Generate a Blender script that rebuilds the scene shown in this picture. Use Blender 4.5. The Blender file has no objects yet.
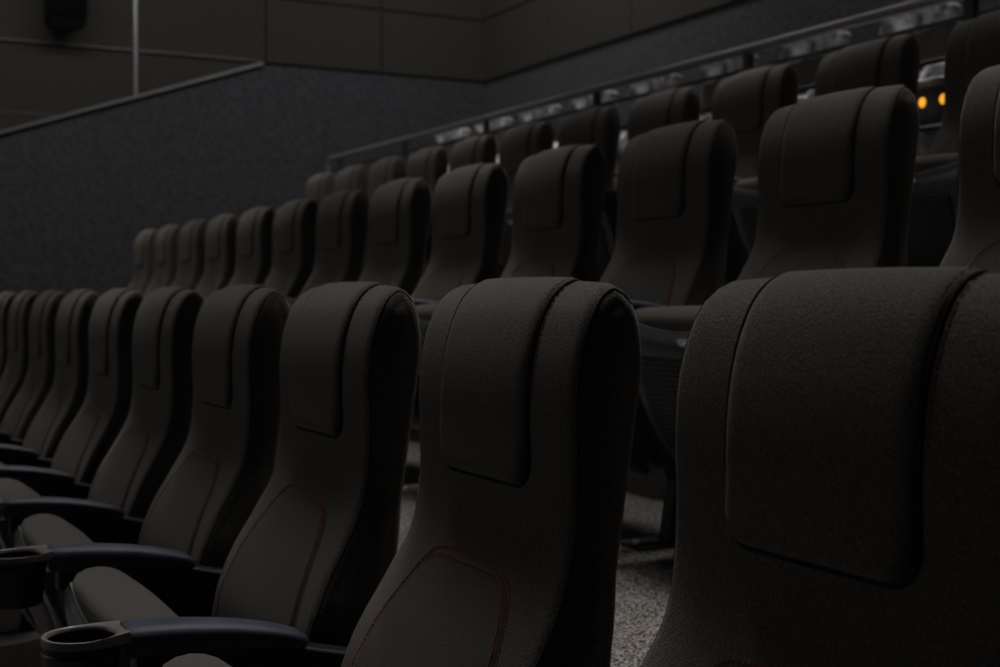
import bpy, math, random
from mathutils import Vector, Matrix
random.seed(7)
SC = 1.08                      # working unit -> metres
C = bpy.context.scene.collection
R = math.radians

# ------------------------------------------------------------------ materials
def mat(name, col, rough=0.8, metal=0.0, spec=0.5, sheen=0.0, emis=None, estr=0.0):
    m = bpy.data.materials.new(name); m.use_nodes = True
    b = m.node_tree.nodes['Principled BSDF']
    b.inputs['Base Color'].default_value = (*col, 1)
    b.inputs['Roughness'].default_value = rough
    b.inputs['Metallic'].default_value = metal
    b.inputs['Specular IOR Level'].default_value = spec
    if sheen:
        b.inputs['Sheen Weight'].default_value = sheen
        b.inputs['Sheen Roughness'].default_value = 0.5
        b.inputs['Sheen Tint'].default_value = (1, .93, .86, 1)
    if emis:
        b.inputs['Emission Color'].default_value = (*emis, 1)
        b.inputs['Emission Strength'].default_value = estr
    return m

def noise_col(m, c0, c1, scale, lo=.35, hi=.65, detail=3, bump=0.0, bscale=None, dist=.001, coord='Object'):
    nt = m.node_tree; N = nt.nodes; L = nt.links; b = N['Principled BSDF']
    tc = N.new('ShaderNodeTexCoord'); n = N.new('ShaderNodeTexNoise')
    n.inputs['Scale'].default_value = scale; n.inputs['Detail'].default_value = detail
    L.new(tc.outputs[coord], n.inputs['Vector'])
    r = N.new('ShaderNodeValToRGB'); r.color_ramp.elements[0].position = lo; r.color_ramp.elements[1].position = hi
    r.color_ramp.elements[0].color = (*c0, 1); r.color_ramp.elements[1].color = (*c1, 1)
    L.new(n.outputs['Fac'], r.inputs['Fac']); L.new(r.outputs['Color'], b.inputs['Base Color'])
    if bump:
        n2 = N.new('ShaderNodeTexNoise'); n2.inputs['Scale'].default_value = bscale or scale; n2.inputs['Detail'].default_value = 2
        L.new(tc.outputs[coord], n2.inputs['Vector'])
        bp = N.new('ShaderNodeBump'); bp.inputs['Strength'].default_value = bump; bp.inputs['Distance'].default_value = dist
        L.new(n2.outputs['Fac'], bp.inputs['Height']); L.new(bp.outputs['Normal'], b.inputs['Normal'])
    return r

def fabric(name, c0, c1, lint=(.16, .15, .14), k=1.0):
    m = mat(name, c0, rough=.95, spec=.15, sheen=.25)
    r = noise_col(m, c0, c1, 620 * k, .36, .66, 2, bump=1, bscale=480 * k, dist=.0018)
    nt = m.node_tree; N = nt.nodes; L = nt.links; b = N['Principled BSDF']
    # sparse pale lint flecks in the weave
    tc = N.new('ShaderNodeTexCoord'); v = N.new('ShaderNodeTexNoise'); v.inputs['Scale'].default_value = 260; v.inputs['Detail'].default_value = 4
    L.new(tc.outputs['Object'], v.inputs['Vector'])
    q = N.new('ShaderNodeValToRGB'); q.color_ramp.elements[0].position = .715; q.color_ramp.elements[1].position = .76
    L.new(v.outputs['Fac'], q.inputs['Fac'])
    mx = N.new('ShaderNodeMix'); mx.data_type = 'RGBA'
    L.new(q.outputs['Color'], mx.inputs['Factor']); L.new(r.outputs['Color'], mx.inputs['A']); mx.inputs['B'].default_value = (*lint, 1)
    L.new(mx.outputs['Result'], b.inputs['Base Color'])
    return m

M = {}
M['fabric'] = fabric('charcoal_fabric', (.022, .0203, .0182), (.120, .111, .101))
M['pad'] = fabric('headrest_fabric', (.024, .022, .020), (.115, .107, .098))
M['lumbar'] = fabric('lumbar_fabric', (.016, .015, .0135), (.074, .068, .062))
M['cushion'] = fabric('cushion_fabric', (.040, .037, .034), (.125, .116, .108))
M['seam'] = mat('dark_seam_and_shade', (.018, .017, .016), .95, spec=.1)
M['stitch'] = mat('red_thread', (.30, .065, .052), .8, spec=.2)
M['stitch2'] = mat('dark_red_thread', (.22, .04, .032), .8, spec=.2)
M['pan'] = mat('grey_plastic', (.085, .085, .09), .36, spec=.6)
noise_col(M['pan'], (.075, .075, .08), (.10, .10, .105), 30, bump=.05, bscale=1500, dist=.0005)
M['panedge'] = mat('pale_piping', (.32, .31, .30), .4)
M['black'] = mat('black_plastic', (.012, .012, .013), .45, spec=.4)
M['studglint'] = mat('black_stud_glint', (.22, .22, .225), .3, spec=.8)  # black plastic studs, greyed so their glints sit in the colour
M['navy'] = mat('navy_vinyl', (.040, .048, .085), .58, spec=.35)
noise_col(M['navy'], (.024, .029, .052), (.042, .049, .084), 14, bump=.25, bscale=420, dist=.0008)
M['cup'] = mat('taupe_plastic', (.19, .170, .164), .36, spec=.5)
M['metal'] = mat('dark_steel', (.05, .05, .052), .4, metal=.6)
M['chrome'] = mat('chrome', (.95, .95, .97), .38, metal=1)
M['rail'] = mat('rail_paint', (.26, .25, .25), .28, metal=.3)
M['raildark'] = mat('rail_dark_paint', (.05, .05, .052), .5, metal=.2)
M['trim'] = mat('metal_trim', (.30, .29, .31), .35, metal=.6)
M['trimdim'] = mat('dull_trim', (.14, .135, .145), .5, metal=.4)
M['groove'] = mat('dark_groove', (.012, .012, .012), .9)
M['panel'] = mat('olive_panel', (.05, .046, .036), .9, spec=.2)
noise_col(M['panel'], (.047, .045, .040), (.057, .055, .049), 60, bump=.2, bscale=350, dist=.001)
M['carpetwall'] = mat('wall_carpet', (.06, .06, .07), .95, spec=.1, sheen=.1)
noise_col(M['carpetwall'], (.040, .040, .0465), (.096, .096, .110), 48, .3, .7, 8, bump=.5, bscale=200, dist=.002)
M['carpet'] = mat('floor_carpet', (.15, .14, .135), .95, spec=.1)
noise_col(M['carpet'], (.02, .018, .017), (.50, .46, .435), 200, .40, .66, 3, bump=1, bscale=200, dist=.003)
M['ceiling'] = mat('ceiling_black', (.02, .02, .02), .9)
M['film'] = mat('crinkled_film', (.30, .30, .32), .3, spec=.6)
noise_col(M['film'], (.10, .10, .105), (.92, .92, .96), 9, .38, .66, 5, bump=1, bscale=16, dist=.03)
M['amber'] = mat('amber_lamp', (1, .5, .05), .4, emis=(1, .42, .03), estr=1.1)
M['speaker'] = mat('speaker_black', (.003, .003, .0035), .8, spec=.1)
M['lampglass'] = mat('ceiling_lamp_glass', (.8, .8, .78), .5)

# ------------------------------------------------------------------ helpers
def mesh_obj(name, verts, faces, m, parent=None, smooth=True, mats=None, fm=None):
    me = bpy.data.meshes.new(name); me.from_pydata([tuple(v) for v in verts], [], faces); me.update()
    me.materials.append(m)
    for x in mats or []: me.materials.append(x)
    if fm: me.polygons.foreach_set('material_index', fm)
    import bmesh
    bm = bmesh.new(); bm.from_mesh(me)
    bmesh.ops.remove_doubles(bm, verts=bm.verts, dist=1e-5)
    bmesh.ops.recalc_face_normals(bm, faces=bm.faces)
    bm.to_mesh(me); bm.free()
    if smooth:
        me.polygons.foreach_set('use_smooth', [True] * len(me.polygons))
        me.set_sharp_from_angle(angle=R(48))
    o = bpy.data.objects.new(name, me); C.objects.link(o)
    if parent: o.parent = parent
    return o

def tag(o, label=None, cat=None, group=None, kind=None):
    if label: o['label'] = label
    if cat: o['category'] = cat
    if group: o['group'] = group
    if kind: o['kind'] = kind
    return o

def empty(name, loc):
    o = bpy.data.objects.new(name, None); C.objects.link(o); o.location = loc; o.empty_display_size = .1
    return o

class MB:
    def __init__(s): s.v = []; s.f = []
    def add(s, v, f):
        n = len(s.v); s.v += [Vector(p) for p in v]; s.f += [tuple(i + n for i in q) for q in f]; return s
    def box(s, x0, x1, y0, y1, z0, z1):
        v = [(x, y, z) for x in (x0, x1) for y in (y0, y1) for z in (z0, z1)]
        return s.add(v, [(0, 1, 3, 2), (4, 6, 7, 5), (0, 4, 5, 1), (2, 3, 7, 6), (0, 2, 6, 4), (1, 5, 7, 3)])
    def rbox(s, x0, x1, y0, y1, z0, z1, r=.004, seg=2):
        import bmesh
        bm = bmesh.new(); bmesh.ops.create_cube(bm, size=1)
        for v in bm.verts:
            v.co = Vector(((x0 + x1) / 2 + v.co.x * (x1 - x0), (y0 + y1) / 2 + v.co.y * (y1 - y0), (z0 + z1) / 2 + v.co.z * (z1 - z0)))
        bmesh.ops.bevel(bm, geom=list(bm.edges), offset=r, segments=seg, profile=.5, affect='EDGES')
        bm.verts.index_update()
        s.add([v.co.copy() for v in bm.verts], [tuple(v.index for v in f.verts) for f in bm.faces]); bm.free(); return s
    def tube(s, pts, r, n=10, cap=True):
        pts = [Vector(p) for p in pts]; k = len(pts); rings = []; up = None
        for i, p in enumerate(pts):
            t = (pts[min(i + 1, k - 1)] - pts[max(i - 1, 0)]).normalized()
            if up is None:
                up = Vector((0, 0, 1)) if abs(t.z) < .9 else Vector((1, 0, 0))
            a = t.cross(up).normalized(); b = a.cross(t).normalized(); up = b
            rr = r[i] if isinstance(r, (list, tuple)) else r
            rings.append([p + (a * math.cos(2 * math.pi * j / n) + b * math.sin(2 * math.pi * j / n)) * rr for j in range(n)])
        v = [q for g in rings for q in g]; f = []
        for i in range(k - 1):
            for j in range(n):
                f.append((i * n + j, i * n + (j + 1) % n, (i + 1) * n + (j + 1) % n, (i + 1) * n + j))
        if cap: f += [tuple(range(n)), tuple((k - 1) * n + j for j in range(n))]
        return s.add(v, f)
    def lathe(s, prof, c, n=32):
        v = []; f = []; k = len(prof)
        for r, z in prof:
            for j in range(n):
                a = 2 * math.pi * j / n; v.append((c[0] + r * math.cos(a), c[1] + r * math.sin(a), c[2] + z))
        for i in range(k - 1):
            for j in range(n): f.append((i * n + j, i * n + (j + 1) % n, (i + 1) * n + (j + 1) % n, (i + 1) * n + j))
        return s.add(v, f)
    def prism(s, poly, y0, y1):
        """poly in (x,z), extruded along y"""
        n = len(poly); v = [(x, y0, z) for x, z in poly] + [(x, y1, z) for x, z in poly]
        f = [tuple(range(n)), tuple(range(2 * n - 1, n - 1, -1))] + [(i, (i + 1) % n, n + (i + 1) % n, n + i) for i in range(n)]
        return s.add(v, f)
    def build(s, name, m, parent=None, smooth=True): return mesh_obj(name, s.v, s.f, m, parent, smooth)

def lerp_tab(tab, z):
    if z <= tab[0][0]: return tab[0][1]
    for (a, p), (b, q) in zip(tab, tab[1:]):
        if z <= b:
            t = (z - a) / (b - a); t = t * t * (3 - 2 * t); return p + (q - p) * t
    return tab[-1][1]

def lerp_lin(tab, t):
    P, _ = spline(tab, 60)
    for a, b in zip(P, P[1:]):
        if t <= b.x: return a.y + (b.y - a.y) * (t - a.x) / max(b.x - a.x, 1e-9)
    return P[-1].y

def spline(P, n):
    """Catmull-Rom through P resampled to n points evenly by length"""
    P = [Vector(p) for p in P]; Q = [2 * P[0] - P[1]] + P + [2 * P[-1] - P[-2]]; out = []
    for i in range(1, len(Q) - 2):
        a, b, c, d = Q[i - 1:i + 3]
        for k in range(16):
            t = k / 16
            out.append(.5 * ((2 * b) + (c - a) * t + (2 * a - 5 * b + 4 * c - d) * t * t + (3 * b - a - 3 * c + d) * t ** 3))
    out.append(P[-1]); L = [0]
    for a, b in zip(out, out[1:]): L.append(L[-1] + (b - a).length)
    res = []; j = 0
    for i in range(n):
        s = L[-1] * i / (n - 1)
        while j < len(L) - 2 and L[j + 1] < s: j += 1
        u = (s - L[j]) / max(L[j + 1] - L[j], 1e-9); res.append(out[j].lerp(out[j + 1], min(max(u, 0), 1)))
    return res, L[-1]

def loft(F, B, W, r, crown, ny=14, nc=6, bulge=.004, nb=5):
    """solid between a front curve F and a back curve B (x,z lists of equal length meeting at the apex), swept across y"""
    n = len(F); loop = F + B[::-1][1:]          # closed below by an edge
    m = len(loop); nor = []
    for i in range(m):
        t = (loop[(i + 1) % m if i < m - 1 else i] - loop[i - 1 if i > 0 else 0]).normalized(); nor.append(Vector((-t.y, t.x)))
    # stations: (fraction of straight half width, arc angle)
    st = []
    for k in range(nc + 1): a = math.pi / 2 * (1 - k / nc); st.append((-1, a))
    for k in range(1, ny): st.append((-1 + 2 * k / ny, 0))
    for k in range(nc + 1): st.append((1, math.pi / 2 * k / nc))
    v = []; f = []
    for s, a in st:
        for i in range(m):
            z = loop[i].y; w = W(z); yy = s * (w - r) + (s if abs(s) == 1 else 0) * r * math.sin(a)
            dlt = r * (1 - math.cos(a)) + crown * (yy / w) ** 2
            p = loop[i] + nor[i] * (-dlt)
            v.append((p.x, yy, p.y))
    K = len(st)
    for k in range(K - 1):
        for i in range(m):
            j = (i + 1) % m; f.append((k * m + i, k * m + j, (k + 1) * m + j, (k + 1) * m + i))
    for side, k in ((-1, 0), (1, K - 1)):
        base = len(v); grid = []
        for i in range(n):
            A = Vector(v[k * m + i]); Bq = Vector(v[k * m + (m - i if i > 0 else m - 1) - (1 if i > 0 else 0)]) if i < n - 1 else A
            row = []
            for q in range(nb + 1):
                u = q / nb; p = A.lerp(Bq, u); p.y += side * bulge * 4 * u * (1 - u) * min(1, (A - Bq).length / .06) ** 2; row.append(len(v)); v.append(p)
            grid.append(row)
        for i in range(n - 1):
            for q in range(nb): f.append((grid[i][q], grid[i][q + 1], grid[i + 1][q + 1], grid[i + 1][q]))
    return v, f

# ------------------------------------------------------------------ the cinema seat (local: -x faces the screen, z up from its row's floor)
NF = 44
FPTS = [(-.088, .20), (-.105, .30), (-.112, .38), (-.107, .435), (-.096, .48), (-.070, .54), (-.035, .60), (-.012, .645), (-.002, .69),
        (.001, .75), (-.001, .81), (.003, .862), (.012, .899), (.025, .928), (.041, .946), (.060, .954)]
BPTS = [(-.005, .20), (.005, .30), (.024, .42), (.052, .55), (.072, .68), (.090, .80), (.0980, .86), (.0975, .890), (.0930, .918), (.0845, .937), (.0725, .949), (.060, .954)]
F, FL = spline(FPTS, NF); B, BL = spline(BPTS, NF)
WT = [(.20, .215), (.40, .226), (.50, .221), (.58, .210), (.66, .201), (.74, .2005), (.86, .2005), (.92, .198), (.957, .192)]
W = lambda z: lerp_tab(WT, z)
CR = .006
cur, CL = spline([tuple(p) for p in F] + [tuple(p) for p in B[::-1][1:30]], 400)
def surf(s, y, h):
    """point on the backrest cover at length s along its profile (front bottom, over the top, down the back)"""
    t = max(0, min(CL, s)) / CL * 399; i = min(int(t), 398); p = cur[i].lerp(cur[i + 1], t - i)
    a = cur[max(i - 2, 0)]; b = cur[min(i + 3, 399)]; d = (b - a).normalized(); nrm = Vector((-d.y, d.x))
    w = W(p.y); e = max(0, abs(y) - (w - .030)); p = p + nrm * (h - CR * (y / w) ** 2); return Vector((p.x, y, p.y))
def s_of_z(z):
    for i, p in enumerate(cur):
        if p.y >= z:
            if i == 0: return 0.0
            q = cur[i - 1]; return CL * (i - 1 + (z - q.y) / (p.y - q.y)) / 399

def patch(s0, s1, hw, rb, rt, H, edge, nu=26, nv=60, back=False, sink=.004, Hf=None):
    v = []; f = []
    for j in range(nv + 1):
        t = .5 - .5 * math.cos(math.pi * j / nv); t = .6 * t + .4 * j / nv; s = s0 + (s1 - s0) * t
        w0 = hw(t) if callable(hw) else hw; e0, e1 = s - s0, s1 - s; w = w0
        if e0 < rb: w = min(w, w0 - rb + math.sqrt(max(rb * rb - (rb - e0) ** 2, 0)))
        if rt and e1 < rt: w = min(w, w0 - rt + math.sqrt(max(rt * rt - (rt - e1) ** 2, 0)))
        for i in range(nu + 1):
            u = math.sin(math.pi / 2 * (-1 + 2 * i / nu)) * .7 + .3 * (-1 + 2 * i / nu); y = u * w
            cd = 1e9
            if e0 < rb and abs(y) > w0 - rb: cd = rb - math.hypot(abs(y) - w0 + rb, rb - e0)
            if rt and e1 < rt and abs(y) > w0 - rt: cd = min(cd, rt - math.hypot(abs(y) - w0 + rt, rt - e1))
            e = max(0, min(w0 - abs(y), e0, e1 if (rt or not back) else 1e9, cd)); q = min(e / edge, 1)
            hh = H if Hf is None else Hf(s)
            h = -sink + (hh + sink) * math.sqrt(max(0, 1 - (1 - q) ** 2))
            v.append(surf(s, y, h))
    for j in range(nv):
        for i in range(nu):
            a = j * (nu + 1) + i; f.append((a, a + 1, a + nu + 2, a + nu + 1))
    return v, f

def stitches(path, r=.0009, L=.0046, gap=.0022):
    """dashes of thread along a list of 3D points"""
    mb = MB(); seg = [0]
    for a, b in zip(path, path[1:]): seg.append(seg[-1] + (b - a).length)
    def at(s):
        for i in range(len(seg) - 1):
            if s <= seg[i + 1]: return path[i].lerp(path[i + 1], (s - seg[i]) / max(seg[i + 1] - seg[i], 1e-9))
        return path[-1]
    s = 0
    while s + L < seg[-1]:
        mb.tube([at(s), at(s + L / 2), at(s + L)], r, 5); s += L + gap
    return mb

def arch_path(off, h):
    P = [(-.176 + off, .36), (-.174 + off, .44), (-.163 + off, .50), (-.144 + off, .555), (-.124 + off, .594)]
    P += [(-.108 + off * .95, .615 - off * .3), (-.088 + off * .7, .629 - off * .75), (-.064, .635 - off), (0, .638 - off)]
    P += [(-y, z) for y, z in P[::-1][1:]]
    Q, _ = spline(P, 140)
    return [surf(s_of_z(q.y), q.x, h) for q in Q]

def make_seat():
    root = empty('cinema_seat', (0, 0, 0))
    # backrest
    v, f = loft(F, B, W, .019, CR, nb=8, nc=8, bulge=.009)
    back = mesh_obj('backrest', v, f, M['fabric'], root)
    # gusset seams
    for side in (-1, 1):
        mb = MB(); pts = []
        for i in range(0, int(399 * FL / CL) + 12, 3):
            p = cur[i]; w = W(p.y); pts.append(surf(CL * i / 399, side * (w - .0062), -.0052))
        mb.tube(pts, .0011, 6); mb.build('side_seam', M['seam'], back)
    # lumbar panel and its red double stitching
    sb, s1 = s_of_z(.33), s_of_z(.632)
    v, f = patch(sb, s1, lambda t: .170 - .058 * max(0, (t - .45) / .55) ** 1.4, .01, .045, .0030, .012, nu=26, nv=50, sink=.0025)
    lum = mesh_obj('lumbar_panel', v, f, M['lumbar'], back)
    mb = stitches(arch_path(-.004, .0010)); mb2 = stitches(arch_path(.0050, .0040)); mb.add(mb2.v, mb2.f)
    mb.build('red_stitching', M['stitch'], back)['label'] = 'double line of red thread'
    # headrest pad wrapping over the top
    sp0 = s_of_z(.729); sp1 = CL - .16
    def Hf(s): t = min(max((s - sp0) / .07, 0), 1); u = min(max((s - sp0 - .1) / .12, 0), 1); return .0135 - .0060 * t - .0030 * u
    v, f = patch(sp0, sp1,   .108, .030, 0, .010, .018, nu=38, nv=90, sink=.002, Hf=Hf)
    pad = mesh_obj('headrest_pad', v, f, M['pad'], root)
    pts = []
    for side in (-1, 1):
        q = [surf(sp0 + .030 + (sp1 - sp0 - .04) * i / 120, side * .1087, .0002) for i in range(121)]
        c = [surf(sp0 + .030 - .0315 * math.sin(a), side * (.0785 + .0305 * math.cos(a)), .0002) for a in [math.pi / 2 * k / 8 for k in range(1, 9)]]
        b = [surf(sp0 - .0015, side * (.0785 * (1 - k / 8)), .0002) for k in range(1, 9)]
        pts += (q[::-1] + c + b) if side < 0 else (q[::-1] + c + b)[:-1][::-1]
    MB().tube(pts, .0019, 7).build('pad_piping_shade', M['seam'], pad)  # dark cord; its bottom run puts in the shadow line under the pad
    mb = MB()
    for yy, hh in ((-.1145, .0004), (-.1005, .0032)):
        pts = [surf(sp0 + .10 + (sp1 - sp0 - .18) * i / 80, yy, hh) for i in range(81)]
        q = stitches(pts, .0007, .0045, .0035); mb.add(q.v, q.f)
    mb.build('pad_stitching', M['stitch2'], pad)['label'] = 'red thread beside the pad seam'
    # hard shell on the back
    v = []; f = []; ns = 26
    for j in range(ns + 1):
        z = .21 + .56 * j / ns
        bx = None
        for a, b in zip(B, B[1:]):
            if a.y <= z <= b.y: bx = a.x + (b.x - a.x) * (z - a.y) / (b.y - a.y)
        w = W(z) - .028 - (.05 * (max(0, (j - 20) / 6)) ** 2)
        for i in range(13):
            u = -1 + i / 6; e = 1 - abs(u) ** 6; v.append((bx - .008 + .014 * e - .008 * u * u, u * w, z))
    for j in range(ns):
        for i in range(12): a = j * 13 + i; f.append((a, a + 1, a + 14, a + 13))
    mesh_obj('back_shell', v, f, M['black'], root)
    # folded seat cushion
    CF, _ = spline([(-.130, .145), (-.200, .195), (-.262, .295), (-.305, .395), (-.322, .440), (-.335, .472), (-.331, .498), (-.315, .512), (-.290, .516)], 26)
    CB, _ = spline([(-.095, .150), (-.122, .25), (-.136, .33), (-.156, .39), (-.186, .436), (-.218, .470), (-.246, .499), (-.268, .512), (-.290, .516)], 26)
    CW = lambda z: lerp_tab([(.14, .175), (.3, .192), (.45, .200), (.52, .200)], z)
    v, f = loft(CF, CB, CW, .020, .006, ny=12, nc=7, bulge=.003)
    mesh_obj('seat_cushion', [Vector(p) + Vector((0, 0, .006)) for p in v], f, M['cushion'], root)
    # plastic underside pan
    PF, _ = spline([(-.135, .118), (-.205, .155), (-.285, .265), (-.326, .370), (-.343, .430), (-.346, .465), (-.342, .486), (-.334, .493)], 26)
    PB, _ = spline([(-.125, .150), (-.190, .200), (-.255, .295), (-.295, .395), (-.318, .440), (-.325, .470), (-.329, .487), (-.334, .493)], 26)
    PW = lambda z: lerp_tab([(.12, .160), (.25, .180), (.42, .198), (.50, .198)], z)
    v, f = loft(PF, PB, PW, .016, .007, ny=16, nc=5, bulge=.001)
    def dip(p):
        p = Vector(p); p.z += .007; k = max(0, (p.z - .419) / .083); p.z -= .030 * k * (1 - (p.y / .2) ** 2); return p
    pan = mesh_obj('seat_pan', [dip(p) for p in v], f, M['pan'], root)
    def pf(z):
        for a, b in zip(PF, PF[1:]):
            if a.y <= z <= b.y: return a.x + (b.x - a.x) * (z - a.y) / (b.y - a.y)
        return PF[-1].x
    pts = [dip((pf(.490) + .001 + .006 * (y / .19) ** 2, y, .4925 - .005 * abs(y / .19) ** 6)) for y in [-.192 + .384 * i / 30 for i in range(31)]]
    MB().tube(pts, .0022, 6).build('pan_edge', M['panedge'], pan)
    # recessed perforated panel: a dark plate under a raised frame with rows of small studs
    mb = MB(); nz, ny = 24, 20; v = []; f = []
    def pw(z): return lerp_tab([(.17, .120), (.30, .150), (.43, .160)], z)
    for j in range(nz + 1):
        z = .165 + .258 * j / nz; w = pw(z); k = (1 - min(j, nz - j, 3) / 3)
        w -= .02 * k * k
        for i in range(ny + 1):
            y = -w + 2 * w * i / ny; v.append((pf(z) - .0022 + .006 * (y / .2) ** 2 + (.004 if i in (0, ny) or j in (0, nz) else 0), y, z))
    for j in range(nz):
        for i in range(ny): a = j * (ny + 1) + i; f.append((a, a + 1, a + ny + 2, a + ny + 1))
    plate = mesh_obj('perforated_plate', v, f, M['black'], pan)
    mb = MB(); nzr = 24
    for j in range(nzr):
        z = .178 + .0101 * j; w = pw(z) - .014; n = int(2 * w / .0125)
        for i in range(n + 1):
            y = -w + 2 * w * i / n; x = pf(z) - .0022 + .006 * (y / .2) ** 2; r = .0032
            base = [(x, y + r * math.cos(a), z + r * math.sin(a) * .8) for a in [k * math.pi / 3 for k in range(6)]]
            top = [(x - .0022, y + r * .5 * math.cos(a), z + r * .4 * math.sin(a)) for a in [k * math.pi / 3 for k in range(6)]]
            mb.add(base + top, [(k, (k + 1) % 6, 6 + (k + 1) % 6, 6 + k) for k in range(6)] + [(6, 7, 8, 9, 10, 11)])
    mb.build('stud_grid', M['studglint'], plate)
    # chrome half-moon catch
    mb = MB(); n = 14; v = []; f = []
    xc = pf(.452) - .001
    for j in range(6):
        q = j / 5 * math.pi / 2
        for i in range(n + 1):
            a = math.pi + math.pi * i / n
            v.append((xc - .016 * math.sin(q) , -.035 + .016 * math.cos(a) * math.cos(q) , .458 + .017 * math.sin(a) * math.cos(q)))
    for j in range(5):
        for i in range(n): a = j * (n + 1) + i; f.append((a, a + 1, a + n + 2, a + n + 1))
    base = len(v)
    for j in range(6):
        q = j / 5 * math.pi / 2
        v.append((xc - .016 * math.sin(q), -.035 + .016 * math.cos(q), .458)); v.append((xc - .016 * math.sin(q), -.035 - .016 * math.cos(q), .458))
    for j in range(5): f.append((base + 2 * j, base + 2 * j + 1, base + 2 * j + 3, base + 2 * j + 2))
    mesh_obj('chrome_catch', v, f, M['chrome'], pan)['label'] = 'small chrome half-moon catch'
    # side standard with armrest, on the +y side of the seat
    Y = .28
    poly, _ = spline([(-.335, .508), (-.22, .510), (-.12, .484), (-.03, .462)], 12)
    poly = [tuple(p) for p in poly] + [(-.015, .44), (-.02, .33), (-.075, .24), (-.085, .14), (-.150, .13), (-.175, .20), (-.235, .33), (-.300, .43), (-.336, .465)]
    mb = MB().prism(poly, Y - .022, Y + .022); sp = mb.build('side_panel', M['black'], root)
    bv = sp.modifiers.new('bevel', 'BEVEL'); bv.width = .004; bv.segments = 2; bv.limit_method = 'ANGLE'
    # blue pad
    v = []; f = []; K = 22; n = 22
    for k in range(K + 1):
        t = k / K; x = -.348 + .232 * t
        top = lerp_lin([(0, .537), (.2, .5355), (.4, .5315), (.6, .525), (.8, .515), (1, .501)], t)
        th = .040 - .018 * t ** 2; w = .0335 - .006 * t ** 2; e = 1.0
        if k == 0: e = .90
        elif k == 1: e = .985; x = -.346 + .004
        elif k == K: e = .55
        elif k == K - 1: e = .93
        for j in range(n):
            a = 2 * math.pi * j / n; cx, sx = math.cos(a), math.sin(a)
            ex = math.copysign(abs(cx) ** .55, cx); ez = math.copysign(abs(sx) ** .62, sx)
            v.append((x, Y + ex * w * e, top - th / 2 + ez * th / 2 * e))
    for k in range(K):
        for j in range(n): f.append((k * n + j, k * n + (j + 1) % n, (k + 1) * n + (j + 1) % n, (k + 1) * n + j))
    f += [tuple(range(n)), tuple(K * n + j for j in range(n))]
    arm = mesh_obj('armrest', v, f, M['navy'], root); arm['label'] = 'navy blue vinyl armrest pad'
    # cup holder: hollow cup, rim plate flowing into the armrest
    cx, cz = -.397, .526
    cup = MB().lathe([(.0400, .001), (.0385, -.03), (.036, -.072), (.0, -.074), (.0, -.078), (.039, -.076), (.0435, -.030), (.0455, -.019), (.0468, -.016), (.0455, -.013), (.0440, -.012), (.0440, -.002)], (cx, Y, cz), 40)
    cp = cup.build('cup_holder', M['black'], root)
    v = []; f = []; n = 48
    for j in range(n):
        a = 2 * math.pi * j / n; ca, sa = math.cos(a), math.sin(a); ro = .0462
        ox, oy = ro * ca, ro * sa
        if ca > 0:
            X = .052; tt = min(1, ca * 1.35) ** 1.2
            ox = ro * ca + (X - ro * ca) * tt; oy = sa * ro * (1 - tt) + tt * max(-.033, min(.033, math.tan(a) * X))
        zt = .003 + .004 * max(0, ox / .052)
        for (px, py, pz) in ((.0395 * ca, .0395 * sa, -.001), (.0402 * ca, .0402 * sa, .003), (.042 * ca, .042 * sa, .0045), (ox * .985, oy * .985, zt + .001), (ox, oy, zt - .002), (ox, oy, -.005)):
            v.append((cx + px, Y + py, cz + pz))
    for j in range(n):
        for q in range(5): a = j * 6 + q; b = ((j + 1) % n) * 6 + q; f.append((a, b, b + 1, a + 1))
    mesh_obj('cup_rim', v, f, M['cup'], cp)['label'] = 'taupe plastic rim of the cup holder'
    # leg and foot
    mb = MB(); P = [(-.145, .15), (-.088, .15), (-.135, .008), (-.185, .008)]
    mb.prism([(-.150, .16), (-.095, .16), (-.128, .008), (-.176, .008)], Y - .02, Y + .02)
    lg = mb.build('leg', M['black'], root); bv = lg.modifiers.new('bevel', 'BEVEL'); bv.width = .003; bv.segments = 2
    MB().rbox(-.262, -.065, Y - .034, Y + .034, 0, .007, .002).build('foot_plate', M['metal'], lg)
    mb = MB()
    for x in (-.245, -.082): mb.tube([(x, Y, .008), (x, Y, .018)], .008, 6)
    mb.build('bolt', M['chrome'], lg)
    # hinge bar between pan and standard, recliner spring housing
    mb = MB().tube([(-.115, .15, .185), (-.115, Y - .02, .185)], .012, 10).tube([(-.115, -.15, .185), (-.115, -.229, .185)], .012, 10)
    mb.tube([(-.115, .205, .185), (-.115, .235, .185)], .024, 14).tube([(-.115, -.225, .185), (-.115, -.200, .185)], .024, 14)
    mb.build('hinge', M['metal'], root)
    mb = MB().tube([(-.06, .12, .27), (-.06, Y - .02, .27)], .011, 10).tube([(-.06, -.12, .27), (-.06, -.229, .27)], .011, 10)
    mb.build('backrest_bracket', M['metal'], root)
    return root

def kids(o): return [c for c in bpy.data.objects if c.parent == o]
def tree(o): return [(c, tree(c)) for c in kids(o)]
def copy_tree(o, tr, parent=None):
    c = o.copy(); C.objects.link(c); c.parent = parent
    for ch, t in tr: copy_tree(ch, t, c)
    return c

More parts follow.
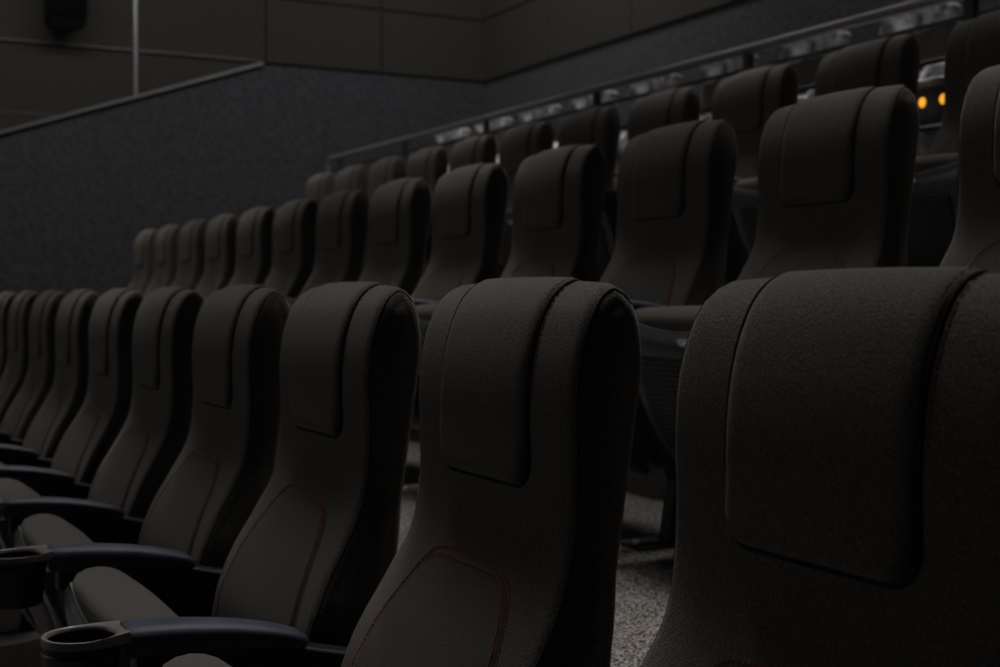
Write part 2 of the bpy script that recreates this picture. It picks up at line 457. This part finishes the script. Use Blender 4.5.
D, H, P = 1.13, .395, .56
XF, ZF = .68, -.935
proto = make_seat(); ptree = tree(proto)
ROWS = {1: ('front row', 'cinema seats of the front row', .775, 11),
        2: ('middle row', 'cinema seats of the middle row', 1.502, 13),
        3: ('back row', 'cinema seats of the row below the railing', 2.612, 11)}
ORD = ['rightmost', 'second from right', 'third from right', 'fourth from right', 'fifth from right', 'sixth from right', 'seventh from right',
       'eighth from right', 'ninth from right', 'tenth from right', 'eleventh from right', 'twelfth from right', 'thirteenth from right']
SPECIAL = {
    (1, 10): 'leftmost visible cinema seat of the front row, cut by the left frame edge',
    (1, 0): 'huge close-up dark cinema seat cut by the right frame edge, red-stitched headrest pad',
    (1, 1): 'sharpest dark cinema seat left of centre foreground, full red stitched arch on its back',
    (1, 2): 'dark cinema seat whose navy armrest and cup holder are largest at bottom left',
    (2, 0): 'middle row cinema seat cut by the right frame edge under the top right corner',
    (2, 1): 'middle row cinema seat whose perforated folded underside shows between the two nearest seats',
    (3, 0): 'back row cinema seat cut by the right frame edge at the top right corner',
}
first = True
for r, (nm, grp, y0, n) in ROWS.items():
    for k in range(n):
        s = proto if first else copy_tree(proto, ptree)
        first = False
        s.location = (XF + D * (r - 1), y0 + P * k, ZF + H * (r - 1))
        if (r, k) in SPECIAL: lab = SPECIAL[(r, k)]
        elif k == n - 1: lab = 'charcoal fabric cinema seat at the far left end of the ' + nm
        else: lab = 'charcoal fabric cinema seat with headrest pad, %s in the %s' % (ORD[k], nm)
        tag(s, lab, 'cinema seat', grp)

# ------------------------------------------------------------------ stepped floor
YW, XW, YN = 9.60, 4.905, -1.6
XR = [.865, .865 + D, 3.12]
lev = [ZF, ZF + H, ZF + 2 * H, ZF + 3 * H]
mb = MB()
edges = [-1.6] + XR + [XW]
for i in range(4):
    x0, x1 = edges[i], edges[i + 1]
    mb.box(x0, x1, YN, YW, -1.3, lev[i])
fl = mb.build('floor', M['carpet'], smooth=False); tag(fl, kind='structure')

# ------------------------------------------------------------------ walls: speckled carpet dado below, olive panels above
ZD, ZJ = 1.747, 2.245
ZT = 3.6
slope = .335; XK = 3.03
def zd(x): return ZD if x >= XK else ZD + slope * (x - XK)
w = MB().box(-1.6, XW + .1, YW, YW + .1, -1.3, ZT); tag(w.build('wall_left', M['carpetwall'], smooth=False), kind='structure')
w = MB().box(XW, XW + .1, YN, YW, -1.3, ZT); tag(w.build('wall_back', M['carpetwall'], smooth=False), kind='structure')
tag(MB().box(-1.6, XW + .1, YN, YW + .1, ZT, ZT + .1).build('ceiling', M['ceiling'], smooth=False), kind='structure')
# panels on the side wall
g = .015
xs = [-1.6, -.725, .212, 1.15, 2.088, 3.055, 3.994, XW]
zs = [.30, .79, 1.27, ZD, ZJ, 2.74, 3.24, ZT]
def clip_poly(x0, x1, z0, z1):
    """panel rectangle cut by the sloped dado line"""
    pts = [(x0, z0), (x1, z0), (x1, z1), (x0, z1)]; out = []
    fz = lambda p: p[1] - (zd(p[0]) + .012)
    for a, b in zip(pts, pts[1:] + pts[:1]):
        if fz(a) >= 0: out.append(a)
        if (fz(a) >= 0) != (fz(b) >= 0):
            lo, hi = a, b
            for _ in range(40):
                mid = ((lo[0] + hi[0]) / 2, (lo[1] + hi[1]) / 2)
                if (fz(mid) >= 0) == (fz(lo) >= 0): lo = mid
                else: hi = mid
            out.append(lo)
    return out
pm = MB()
for a, b in zip(xs, xs[1:]):
    for c, d in zip(zs, zs[1:]):
        p = clip_poly(a + g / 2, b - g / 2, c + g / 2, d - g / 2)
        if len(p) > 2: pm.prism(p, YW - .03, YW)
tag(pm.build('wall_left_panels', M['panel'], smooth=False), kind='structure')
# dark backing seen in the joints
bk = MB(); bk.prism([(-1.6, zd(-1.6)), (XK, ZD), (XW, ZD), (XW, ZT), (-1.6, ZT)], YW - .008, YW); tag(bk.build('trim_1', M['groove'], smooth=False), kind='structure')
# metal trims on the left part of the side wall
tm = MB(); tm.box(2.088 - .011, 2.088 + .011, YW - .042, YW - .005, zd(2.088), ZT)
tag(tm.build('trim_2', M['trim'], smooth=False), kind='structure')
tm = MB(); tm.box(-1.6, 3.0, YW - .034, YW - .005, ZD + .012, ZD + .022); tag(tm.build('trim_3', M['trimdim'], smooth=False), kind='structure')
tm = MB(); tm.box(-1.6, 1.55, YW - .034, YW - .005, 1.27 - .004, 1.27 + .004); tag(tm.build('trim_5', M['trimdim'], smooth=False), kind='structure')
tm = MB(); tm.prism([(-1.6, zd(-1.6) - .010), (XK, ZD - .010), (XK, ZD + .010), (-1.6, zd(-1.6) + .010)], YW - .045, YW - .004)
tag(tm.build('trim_4', M['trim'], smooth=False), kind='structure')
# back wall panels
yb = [YW - 1.11 * i for i in range(11)]
pm = MB()
for a, b in zip(yb, yb[1:]):
    for c, d in zip(zs[3:], zs[4:]): pm.box(XW - .03, XW, b + g / 2, a - g / 2, c + g / 2, d - g / 2)
tag(pm.build('wall_back_panels', M['panel'], smooth=False), kind='structure')
tag(MB().box(XW - .008, XW, YN, YW, ZD, ZT).build('trim_6', M['groove'], smooth=False), kind='structure')

# wall speaker
sp = empty('wall_speaker', (1.575, YW - .03, 1.825)); tag(sp, 'black wall speaker hanging on the upper left wall panels', 'speaker')
def cab():
    hw = .135; V = [(-hw, -.05, .10), (hw, -.05, .10), (hw * .85, -.05, 0), (-hw * .85, -.05, 0)]
    v = []
    for y, s in ((-.05, .85), (-.26, 1)):
        v += [(-hw * s, y, .62), (hw * s, y, .62), (hw * s, y, .07), (hw * s * .78, y, .0 if y < -.1 else .03), (-hw * s * .78, y, .0 if y < -.1 else .03), (-hw * s, y, .07)]
    f = [tuple(range(6)), tuple(range(11, 5, -1))] + [(i, (i + 1) % 6, 6 + (i + 1) % 6, 6 + i) for i in range(6)]
    return v, f
v, f = cab(); mesh_obj('cabinet', v, f, M['speaker'], sp, False)
MB().rbox(-.112, .112, -.272, -.258, .08, .60, .006).build('grille', M['speaker'], sp)
MB().rbox(-.04, .04, -.055, .0, .25, .40, .005).build('wall_bracket', M['metal'], sp)

# ------------------------------------------------------------------ railing behind the back row
RX = 3.25; ry0, ry1 = .75, 8.74
rl = empty('guard_railing', (RX, ry1, lev[3])); tag(rl, 'long dark metal guard railing running above the back row of seats', 'railing')
base = Vector((RX, ry1, lev[3]))
def rel(mb): mb.v = [p - base for p in mb.v]; return mb
tr = MB().tube([(RX, ry0, .963), (RX, ry1 - .02, .963), (RX, ry1, .955), (RX, ry1 + .012, .935), (RX, ry1 + .012, .86)], .0185, 14)
rel(tr).build('handrail', M['rail'], rl)
for y in (.77, 1.87, 2.983, 4.09, 5.205, 6.325, 7.43, 8.535):
    rel(MB().rbox(RX - .012, RX + .012, y - .02, y + .02, lev[3] + .003, .955, .003)).build('post', M['raildark'], rl)
for z, rr in ((.885, .0085), (.765, .0085), (.55, .0085), (.41, .0085)):
    rel(MB().tube([(RX, ry0, z), (RX, ry1, z)], rr, 8)).build('middle_rail', M['raildark'], rl)

# ------------------------------------------------------------------ seats wrapped in film behind the railing
def lump(x0, x1, y0, y1, z0, z1, amp, seed, n=9):
    rnd = random.Random(seed); v = []; f = []
    import bmesh
    from mathutils import noise
    bm = bmesh.new(); bmesh.ops.create_cube(bm, size=1); bmesh.ops.subdivide_edges(bm, edges=list(bm.edges), cuts=n, use_grid_fill=True)
    off = Vector((rnd.random() * 50, rnd.random() * 50, rnd.random() * 50))
    for q in bm.verts:
        c = q.co * 2; e = 5
        l = (abs(c.x) ** e + abs(c.y) ** e + abs(c.z) ** e) ** (1 / e); c = c / l
        p = Vector(((x0 + x1) / 2 + c.x * (x1 - x0) / 2, (y0 + y1) / 2 + c.y * (y1 - y0) / 2, (z0 + z1) / 2 + c.z * (z1 - z0) / 2))
        k = noise.noise(p * 9 + off) * .6 + abs(noise.noise(p * 17 + off)) * .8
        p += c.normalized() * amp * (k - .2); p.z = max(p.z, z0); q.co = p
    bm.verts.index_update(); v = [q.co.copy() for q in bm.verts]; f = [tuple(q.index for q in g.verts) for g in bm.faces]; bm.free()
    return v, f
def wrapped():
    root = empty('wrapped_seat', (0, 0, 0))
    v, f = lump(.02, .13, -.20, .20, .20, .90, .008, 1, 12); bk = mesh_obj('backrest', v, f, M['fabric'], root)
    v, f = lump(-.02, .16, -.165, .165, .83, .945, .030, 5, 14); mesh_obj('film_hood', v, f, M['film'], bk)['label'] = 'bright crumpled film over the headrest'
    v, f = lump(-.40, -.10, -.22, .22, .20, .625, .025, 2, 12); mesh_obj('seat_cushion', v, f, M['film'], root)
    v, f = lump(-.40, .04, .27, .35, .03, .60, .018, 3, 12); mesh_obj('armrest', v, f, M['film'], root)
    MB().rbox(-.36, .12, -.20, .20, 0, .25, .01).build('base', M['black'], root)
    return root
wp = wrapped(); wt = tree(wp)
WP = .64; nW = 10
WL = ['wrapped seat behind the railing at the right frame edge', 'wrapped seat behind the railing, over the two amber lamps',
      'wrapped seat behind the railing just left of the amber lamps', 'wrapped seat behind the railing, fourth from right',
      'wrapped seat behind the middle stretch of railing, fifth from right', 'wrapped seat behind the middle stretch of railing, sixth from right',
      'wrapped seat behind the railing, seventh from right', 'wrapped seat behind the railing, eighth from right',
      'wrapped seat behind the railing, ninth from right', 'wrapped seat at the far left end behind the railing']
for k in range(nW):
    s = wp if k == 0 else copy_tree(wp, wt)
    s.location = (4.02, 2.75 + WP * k, lev[3]); tag(s, 'pale crinkled plastic film ' + WL[k], 'wrapped seat', 'film-wrapped seats behind the railing')

# ------------------------------------------------------------------ low console with amber lamps
cn = empty('lamp_console', (3.36, 3.3, lev[3])); tag(cn, 'dark grey console ledge with two glowing amber lamps behind the railing', 'console')
MB().rbox(-.03, .10, -.85, .72, .338, .452, .006).build('console_body', M['pan'], cn)
MB().rbox(-.035, .12, -.87, .74, .452, .482, .008).build('ledge', M['film'], cn)
for y in (-.6, .5): MB().rbox(0, .06, y - .02, y + .02, 0, .345, .003).build('leg', M['raildark'], cn)
for y in (-.036, -.128):
    v = []; f = []; n = 20
    for j in range(6):
        q = j / 5 * math.pi / 2
        for i in range(n):
            a = 2 * math.pi * i / n; v.append((-.030 - .008 * math.sin(q), y + .015 * math.cos(q) * math.cos(a), .404 + .017 * math.cos(q) * math.sin(a)))
    for j in range(5):
        for i in range(n): f.append((j * n + i, j * n + (i + 1) % n, (j + 1) * n + (i + 1) % n, (j + 1) * n + i))
    mesh_obj('amber_lamp', v, f, M['amber'], cn)['label'] = 'glowing amber lamp'

# ------------------------------------------------------------------ ceiling lamps (outside the frame, where the hall's lamps hang) and added unseen fill lights
def area(name, loc, sx, sy, e, rot=(0, 0, 0), col=(1, .97, .93)):
    l = bpy.data.lights.new(name, 'AREA'); l.shape = 'RECTANGLE'; l.size = sx; l.size_y = sy; l.energy = e; l.color = col
    o = bpy.data.objects.new(name, l); C.objects.link(o); o.location = loc; o.rotation_euler = rot; return o
def aimed(name, loc, sx, sy, e, d, spread):
    o = area(name, loc, sx, sy, e); o.data.spread = R(spread)
    o.rotation_euler = Vector(d).to_track_quat('-Z', 'Y').to_euler(); return o
for x, kx in ((.95, 1.0), (2.1, 1.3), (3.2, .7), (4.2, 1.3)):
    for y, k in ((2.4, 1), (4.6, .85), (6.8, .65), (9.0, .55)):
        aimed('ceiling_lamp', (x, y, 3.5), .9, .9, 4.1 * k * kx, (-.23, -.32, -1), 45)
aimed('front_fill_lamp', (-5.0, 6.5, 1.2), 5.0, 3.0, 25, (1, -.25, -.1), 150)  # unseen fill added to lift the seat fronts; no lit screen stands here
area('wall_fill_lamp', (1.5, 6.6, 3.3), 5.5, .3, 42, (R(62), 0, 0))  # unseen light added to brighten the side wall
area('wall_fill_lamp', (3.6, 5.0, 3.4), .3, 8, 24, (0, R(-58), 0))  # likewise added out of view, brightens the back wall
wd = bpy.data.worlds.new('World'); bpy.context.scene.world = wd; wd.use_nodes = True
wd.node_tree.nodes['Background'].inputs[0].default_value = (.5, .55, .7, 1)
wd.node_tree.nodes['Background'].inputs[1].default_value = .004

# ------------------------------------------------------------------ camera
cam = bpy.data.cameras.new('camera'); co = bpy.data.objects.new('camera', cam); C.objects.link(co)
cam.sensor_width = 36; cam.lens = 1310 / 1000 * 36; cam.clip_start = .05
co.location = (0, 0, 0); co.rotation_euler = (R(90 - 1.62), 0, R(-27.78))
cam.dof.use_dof = True; cam.dof.focus_distance = 1.42 * SC; cam.dof.aperture_fstop = 6.5
bpy.context.scene.camera = co

# working units -> metres
SM = Matrix.Scale(SC, 4)
for me in bpy.data.meshes: me.transform(SM)
for o in bpy.data.objects:
    o.location *= SC
    for q in o.modifiers:
        if q.type == 'BEVEL': q.width *= SC
for l in bpy.data.lights: l.size *= SC; l.size_y *= SC; l.energy *= SC * SC

s = bpy.context.scene
s.view_settings.view_transform = 'Standard'; s.view_settings.look = 'None'; s.view_settings.gamma = 1
s.view_settings.use_curve_mapping = False; s.view_settings.exposure = 0
s.cycles.use_denoising = True
s.cycles.max_bounces = 6
